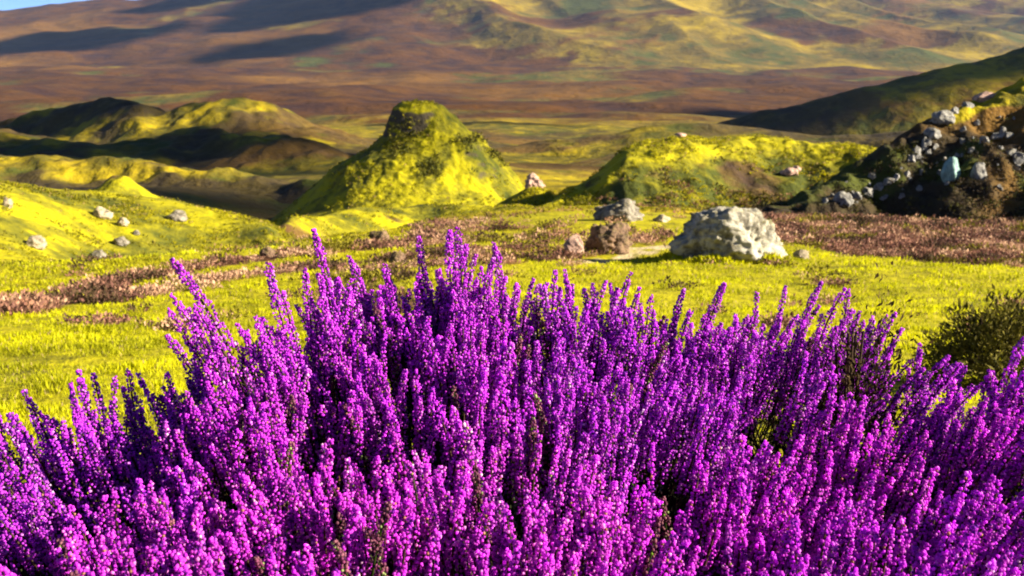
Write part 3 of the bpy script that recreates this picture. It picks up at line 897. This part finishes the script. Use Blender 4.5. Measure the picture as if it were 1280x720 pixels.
OUT_PX = [-250, -100, 0, 100, 200, 250, 330, 400, 500, 600, 700, 760, 850, 900, 960, 1040, 1100, 1150, 1200, 1280, 1400, 1550]
OUT_ROW = [590, 555, 535, 492, 474, 438, 424, 380, 360, 345, 358, 372, 388, 392, 380, 368, 390, 434, 456, 464, 470, 490]
OUT_D = [1.35, 1.35, 1.4, 1.45, 1.5, 1.5, 1.55, 1.65, 1.7, 1.75, 1.75, 1.75, 1.75, 1.8, 1.85, 1.9, 1.8, 1.7, 1.6, 1.55, 1.5, 1.4]
_up = np.array([(p - 640) / FPX / CP for p in OUT_PX])
_or = smooth_table(_up, OUT_ROW, _up[0], _up[-1], 1200, .04)
_od = smooth_table(_up, OUT_D, _up[0], _up[-1], 1200, .06)

def row_tan(row):
    b = (row - 360) / FPX
    return (-SP - b * CP) / (CP - b * SP)
def canopy(x, y):
    u = x / y
    D = np.interp(u, *_od); Ro = np.interp(u, *_or)
    t = (y - .74) / (D - .74)
    z = y * row_tan(800 + (Ro - 800) * np.minimum(t, 1) ** .85)
    back = np.maximum(y - D, 0)
    return z - back * .75, t

BUSHES = [  # photo position of the middle of each plant's flowers, label
    ((70, 575), 'heather bush at the left edge, its low purple spikes ending against bright grass'),
    ((285, 500), 'heather bush with two long spikes leaning far out to the left over the grass'),
    ((545, 420), 'tallest heather bush, upright flower spikes standing in front of the central hill'),
    ((770, 450), 'heather bush of even height directly in front of the large pale boulder'),
    ((1020, 430), 'heather bush in front of the small dark twiggy bush, right of the boulder'),
    ((1215, 530), 'heather bush at the right edge in front of the dark green bush'),
    ((120, 690), 'heather bush filling the bottom left corner'),
    ((400, 640), 'heather bush at the bottom below the left-leaning spikes, with dark gaps between stems'),
    ((655, 610), 'heather bush at the bottom centre below the tallest spikes'),
    ((900, 600), 'heather bush at the bottom below the boulder, right of the centre one'),
    ((1160, 680), 'bright magenta heather bush filling the bottom right corner'),
]
def canopy_at(px, row):
    d = np.linspace(.75, 2.0, 600); x, y, z = ray(px, row)
    cz, _ = canopy(x / y * d, d)
    i = int(np.argmax(z / y * d < cz)) if (z / y * d < cz).any() else 400
    return float(x / y * d[i]), float(d[i])
BC = np.array([canopy_at(*b[0]) for b in BUSHES])

rngH = np.random.default_rng(33)
tips = []   # x, y, z (tip), dir, long?, tint
pitch = .0255
gx, gy = np.meshgrid(np.arange(-1.6, 1.6, pitch), np.arange(.70, 2.25, pitch))
gx = (gx + rngH.uniform(-.5, .5, gx.shape) * pitch).ravel(); gy = (gy + rngH.uniform(-.5, .5, gy.shape) * pitch).ravel()
u = gx / gy
D_ = np.interp(u, *_od)
ok = (np.abs(u) < .76) & (gy < D_ + .20) & (gy > .70)
gx, gy = gx[ok], gy[ok]
cz, tt = canopy(gx, gy)
dist = np.hypot(gx[:, None] - BC[None, :, 0], gy[:, None] - BC[None, :, 1])
# each plant's edge wanders
dist = dist + .07 * np.stack([perlin2(gx / .22, gy / .22, 200 + i) for i in range(len(BC))], 1)
srt = np.sort(dist, 1); own = np.argmin(dist, 1)
edge = srt[:, 1] - srt[:, 0]
clump = fbm2(gx, gy, .105, 2, 160)
gap = fbm2(gx * 1.3, gy * .7, .13, 3, 165)
zt = cz - .045 * sstep(.10, 0, edge) + .048 * clump + rngH.normal(0, .013, len(gx))
bare_zone = np.zeros(len(gx))
for px, row, s in ((1078, 415, .12), (1075, 440, .08), (1000, 455, .05), (385, 475, .03), (430, 525, .035), (690, 560, .05), (905, 545, .06), (60, 610, .06), (560, 455, .03), (1130, 510, .05), (1235, 570, .05)):
    bx, by = canopy_at(px, row)
    bare_zone = np.maximum(bare_zone, np.exp(-((gx - bx) / s) ** 2 - ((gy - by) / (s * 1.6)) ** 2))
ok = (gap - 1.0 * bare_zone + rngH.normal(0, .09, len(gx)) > -.31) & (rngH.random(len(gx)) > .06)
gx, gy, zt, own, clump, tt = gx[ok], gy[ok], zt[ok], own[ok], clump[ok], tt[ok]

DIRS, TIPS, VAR, TNT, OWN, PROM = [], [], [], [], [], []
BTINT = np.random.default_rng(3).uniform([.92, .8, .98], [1.05, 1.25, 1.05], (len(BUSHES), 3))
for i in range(len(gx)):
    b = own[i]
    ox, oy = gx[i] - BC[b, 0], gy[i] - BC[b, 1]
    d = np.array([.42 * (gx[i] + .05) + .50 * ox + rngH.normal(0, .065), -.10 + .36 * oy + rngH.normal(0, .06), 1.0])
    d /= np.linalg.norm(d)
    TIPS.append((gx[i], gy[i], zt[i])); DIRS.append(d); VAR.append(int(rngH.integers(0, 16)))
    back = float(np.clip(tt[i], 0, 1.1))
    TNT.append(np.array([1.08 - .08 * back ** 2, 1.05, 1.03]) * rngH.uniform(.80, 1.12))
    if rngH.random() < .06: TNT[-1] = np.array([1.05, 2.1, 1.0]) * rngH.uniform(.85, 1.1)
    TNT[-1] = TNT[-1] * BTINT[b]
    if rngH.random() < .022: TNT[-1] = np.array([.45, 1.5, .22]) * rngH.uniform(.6, 1)
    OWN.append(b); PROM.append(zt[i] + .5 * (1.9 - gy[i]) * .2 + .02 * rngH.random())
# the spikes that stand out of the mass, at their places along the skyline of the bushes
EMERGE = [(230, 318, -.34, 1), (221, 413, -.36, 1), (318, 338, -.32, 1), (376, 343, -.10, 1), (407, 289, -.03, 1), (414, 345, 0, 1), (450, 318, -.12, 1), (479, 335, -.22, 1), (527, 303, -.03, 1), (557, 292, -.06, 1), (580, 289, .02, 1), (572, 310, 0, 1), (600, 322, .03, 1), (631, 304, .02, 1),
          (330, 422, -.15, 0), (395, 362, -.05, 0), (545, 346, .02, 0), (505, 372, -.12, 0), (435, 372, -.1, 0), (612, 345, .05, 0), (650, 350, .02, 0), (668, 352, .05, 0), (690, 343, .0, 0), (717, 340, .06, 0), (742, 352, .06, 0), (765, 360, .1, 0), (790, 360, .04, 0), (812, 372, .1, 0), (838, 362, .0, 1), (855, 385, .1, 0), (890, 352, .08, 1), (930, 392, .1, 0),
          (958, 368, .2, 0), (985, 362, .2, 0), (1015, 352, .2, 1), (1042, 358, .12, 0), (1068, 366, .2, 0), (1108, 388, .22, 0), (1120, 405, .25, 0), (1158, 428, .05, 0), (1200, 452, .1, 0), (1268, 420, .06, 1), (1240, 462, .1, 0),
          (96, 462, -.1, 0), (80, 478, -.15, 0), (40, 488, -.2, 0), (18, 512, -.3, 0), (163, 458, .05, 0), (190, 466, -.1, 0), (130, 476, -.05, 0), (215, 470, -.1, 0), (275, 430, -.2, 0), (300, 440, -.2, 0), (352, 425, -.2, 0), (-25, 525, -.3, 0)]
for px, row, lean, lg in EMERGE:
    uu = (px - 640) / FPX / CP
    d0 = float(np.interp(uu, *_od)) + rngH.uniform(-.10, .04)
    x, y, z = at(px, row, d0)
    d = np.array([lean * 1.05, -.04 + rngH.normal(0, .05), 1.0]); d /= np.linalg.norm(d)
    TIPS.append((x, y, z)); DIRS.append(d); VAR.append(16 + int(rngH.integers(0, 8)) if lg else int(rngH.integers(0, 16)))
    TNT.append(np.array([.92, 1.0, 1.0]) * rngH.uniform(.9, 1.1))
    OWN.append(int(np.argmin(np.hypot(x - BC[:, 0], y - .1 - BC[:, 1])))); PROM.append(9.0)
    # companions a little lower, so that it rises out of a sheaf
    for _ in range(8 if lg else 4):
        TIPS.append((x + rngH.normal(0, .016), y + rngH.normal(0, .03), z - rngH.uniform(.045, .15)))
        DIRS.append((d + rngH.normal(0, .06, 3)) / 1.0); VAR.append(int(rngH.integers(0, 16))); TNT.append(np.array([.95, 1.0, 1.0]) * rngH.uniform(.9, 1.1)); OWN.append(OWN[-1]); PROM.append(1.0)
TIPS = np.array(TIPS); DIRS = np.array(DIRS); DIRS /= np.linalg.norm(DIRS, axis=1)[:, None]
OWN = np.array(OWN); PROM = np.array(PROM); VAR = np.array(VAR); TNT = np.array(TNT)
LEN = np.array([v[3] for v in VARIANTS + LONG])
FEET = TIPS - DIRS * LEN[VAR][:, None]

def spike_rot(d, spin):
    q = Vector((0, 0, 1)).rotation_difference(Vector(d)) @ Quaternion((0, 0, 1), spin)
    return q

SPIN = rngH.uniform(0, 2 * np.pi, len(TIPS))
for b, (pp, label) in enumerate(BUSHES):
    idx = np.where(OWN == b)[0]
    cx, cy = BC[b]; cz0 = float(ground(np.array([cx]), np.array([cy]))[0])
    root = link('heather_bush', None, loc=(cx, cy, cz0), label=label, category='heather', group='flowering heather bushes in the foreground')
    base = np.array([cx, cy, cz0])
    order = idx[np.argsort(-PROM[idx])]
    ind, rest = order[:100], order[100:]
    for i in ind:
        o = link('flower_spike', SPIKE_ME[VAR[i]], None, root)
        o.rotation_mode = 'QUATERNION'; o.rotation_quaternion = spike_rot(DIRS[i], SPIN[i]); o.location = FEET[i] - base
        o.color = (*TNT[i], 1)
    VV, FF, CC, off = [], [], [], 0
    for i in rest:
        v, f, c, _ = (VARIANTS + LONG)[VAR[i]]
        Rm = np.array(spike_rot(DIRS[i], SPIN[i]).to_matrix())
        VV.append(v @ Rm.T + FEET[i] - base); FF.append(f + off); CC.append(c * TNT[i]); off += len(v)
    if VV:
        link('flower_mass', mesh_from('flower_mass', np.concatenate(VV), np.concatenate(FF), np.concatenate(CC)), M_FLOWER, root, kind='stuff')
    # woody stems from the root to every spike, with short needle leaves
    VV, FF, n = [], [], 0
    LP, LD = [], []
    TV, TF, toff = [], [], 0
    for i in idx:
        foot = FEET[i] - base
        r0 = np.array([foot[0] * .35 + rngH.normal(0, .03), foot[1] * .35 + rngH.normal(0, .03), -.02])
        m1 = foot - DIRS[i] * .10
        mid = (r0 * .45 + m1 * .55)
        a = []; bb = []
        tube(a, bb, [r0, mid, m1, foot], [.0035, .0028, .0022, .0016], 3)
        TV.append(a[0]); TF.append(bb[0] + toff); toff += len(a[0])
        k = 44
        s = rngH.random(k)
        LP.append(m1 - DIRS[i] * .06 + (foot - m1 + DIRS[i] * .06) * s[:, None] + rngH.normal(0, .002, (k, 3)))
        dd = random_dirs(k, rngH) + DIRS[i] * .9
        LD.append(dd / np.linalg.norm(dd, axis=1)[:, None])
    # every stem grows from the same root stock
    fan = np.array([[[j * 12, j * 12 + 1, toff], [j * 12 + 1, j * 12 + 2, toff], [j * 12 + 2, j * 12, toff]] for j in range(len(idx))]).reshape(-1, 3)
    TV.append(np.array([[0, 0, -.04]])); TF.append(fan)
    tv, tf = np.concatenate(TV), np.concatenate(TF)
    tc = np.array([.045, .026, .016]) * rngH.uniform(.6, 1.5, (len(tv), 1))
    lp, ld = np.concatenate(LP), np.concatenate(LD)
    lv, lf = cards(lp, ld, rngH.uniform(.006, .013, len(lp)), .35, rngH)
    lc = np.repeat(np.array([.022, .030, .009]) * rngH.uniform(.5, 1.7, (len(lp), 1)), 4, 0)
    link('stem', mesh_from('stem', tv, tf, tc), M_STEM, root)
    link('foliage', mesh_from('foliage', lv, lf, lc), M_STEM, root)

link('grass', make_grass(150000, 130000), M_GRASS, kind='stuff', label='short bright yellow-green grass behind the heather', category='grass')

# ------------------------------------------------------------------ light, sky, haze, camera
EL, AZ = math.radians(24), math.radians(-8)      # the sun stands low on the right
sd = Vector((math.cos(EL) * math.cos(AZ), math.cos(EL) * math.sin(AZ), math.sin(EL)))
sl = bpy.data.lights.new('sun', 'SUN'); sl.energy = 5.0; sl.angle = math.radians(0.5); sl.color = (1.0, .86, .66)
so = bpy.data.objects.new('sun', sl); COL.objects.link(so)
so.rotation_euler = (-sd).to_track_quat('-Z', 'Y').to_euler()

w = bpy.data.worlds.new('World'); SC.world = w; w.use_nodes = True
nt = w.node_tree; bg = nt.nodes['Background']
sky = nt.nodes.new('ShaderNodeTexSky'); sky.sky_type = 'NISHITA'; sky.sun_disc = False
sky.sun_elevation = EL; sky.sun_rotation = math.pi / 2 - AZ
sky.ozone_density = 6.0; sky.air_density = 0.32; sky.dust_density = 0.0; sky.altitude = 1500
nt.links.new(sky.outputs[0], bg.inputs[0]); bg.inputs[1].default_value = 0.05

def make_clouds():
    """scraps of low cloud off to the sunward side; their shadows lie across the moor"""
    spots = [  # photo point and distance the shadow falls on, half sizes across and up, altitude
        ((30, 185), 180, 60, 18, 820), ((150, 182), 180, 56, 9, 800), ((300, 186), 185, 50, 10, 860), ((330, 200), 150, 30, 6, 820), ((60, 158), 270, 60, 13, 780), ((200, 240), 105, 34, 8, 840), ((240, 165), 230, 34, 5, 830),
        ((1085, 126), 300, 70, 20, 880), ((1000, 146), 315, 44, 9, 800), ((1150, 112), 295, 34, 9, 840), ((740, 195), 150, 17, 6, 840),
        ((470, 14), 2600, 250, 60, 1500), ((430, 24), 2450, 200, 30, 1500), ((280, 4), 2800, 160, 20, 1500), ((620, -2), 2900, 190, 34, 1600), ((330, 72), 1850, 130, 16, 1450), ((40, 58), 2050, 180, 18, 1500),
        ((960, 150), 620, 90, 9, 900), ((560, 172), 420, 46, 6, 900), ((1215, 8), 5800, 900, 200, 1900), ((880, 150), 560, 60, 5, 950)]
    VV, FF, off = [], [], 0
    rng = np.random.default_rng(17)
    V0, F0 = ICO[4]
    right = np.array([-math.sin(AZ), math.cos(AZ), 0]); s3 = np.array(sd); up = np.cross(s3, right); up *= np.sign(up[2])
    for (p, d, a, b, alt) in spots:
        T = np.array(at(*p, d)); t = (alt - T[2]) / sd.z
        c = T + s3 * t
        for k in range(5):
            q = rng.uniform(-1, 1) * a * .7; e = rng.uniform(-.5, .5) * b
            sc = rng.uniform(.4, .75)
            V = V0 * (1 + .30 * perlin3(V0 * 2 + k, 5) + .22 * perlin3(V0 * 4.5 + k, 6) + .12 * perlin3(V0 * 10, 7))[:, None]
            # the shadow is long along the sight line's cross direction x because the sun is low
            V = V * np.array([a * sc * .8, a * sc * (.45 if d < 1500 else 2.0), b * sc * 1.1]) + np.array([q, q * .2, e])
            VV.append(V + c); FF.append(F0 + off); off += len(V)
    m, nt, out = new_mat('cloud'); g = NT(nt)
    df = g.n('ShaderNodeBsdfDiffuse'); df.inputs[0].default_value = (.85, .86, .88, 1)
    g.l(df.outputs[0], out.inputs[0])
    link('clouds', mesh_from('clouds', np.concatenate(VV), np.concatenate(FF)), m, kind='stuff')
make_clouds()

def haze_box():
    import bmesh
    bm = bmesh.new(); bmesh.ops.create_cube(bm, size=1)
    for v in bm.verts:
        v.co.x *= 18000; v.co.y *= 18000; v.co.z = 560 if v.co.z > 0 else -130
    me = bpy.data.meshes.new('haze'); bm.to_mesh(me); bm.free()
    m, nt, out = new_mat('haze')
    v = nt.nodes.new('ShaderNodeVolumePrincipled')
    v.inputs['Color'].default_value = (.38, .56, 1, 1); v.inputs['Density'].default_value = 4.2e-5; v.inputs['Anisotropy'].default_value = 0.1
    nt.links.new(v.outputs[0], out.inputs['Volume'])
    link('haze', me, m, kind='stuff')
haze_box()

cam = bpy.data.cameras.new('camera'); co = bpy.data.objects.new('camera', cam); COL.objects.link(co)
cam.sensor_width = 36; cam.lens = 36 * FPX / 1280
cam.clip_start = .02; cam.clip_end = 30000
co.rotation_euler = (math.pi / 2 - PITCH, 0, 0)
cam.dof.use_dof = True; cam.dof.focus_distance = 1.45; cam.dof.aperture_fstop = 13
SC.camera = co
SC.view_settings.view_transform = 'Standard'; SC.view_settings.look = 'None'
SC.view_settings.gamma = 1; SC.view_settings.use_curve_mapping = False
SC.view_settings.exposure = 2.05
SC.render.engine = 'CYCLES'
SC.cycles.use_denoising = True
SC.cycles.max_bounces = 8; SC.cycles.diffuse_bounces = 6; SC.cycles.volume_bounces = 0
SC.cycles.filter_width = 1.8
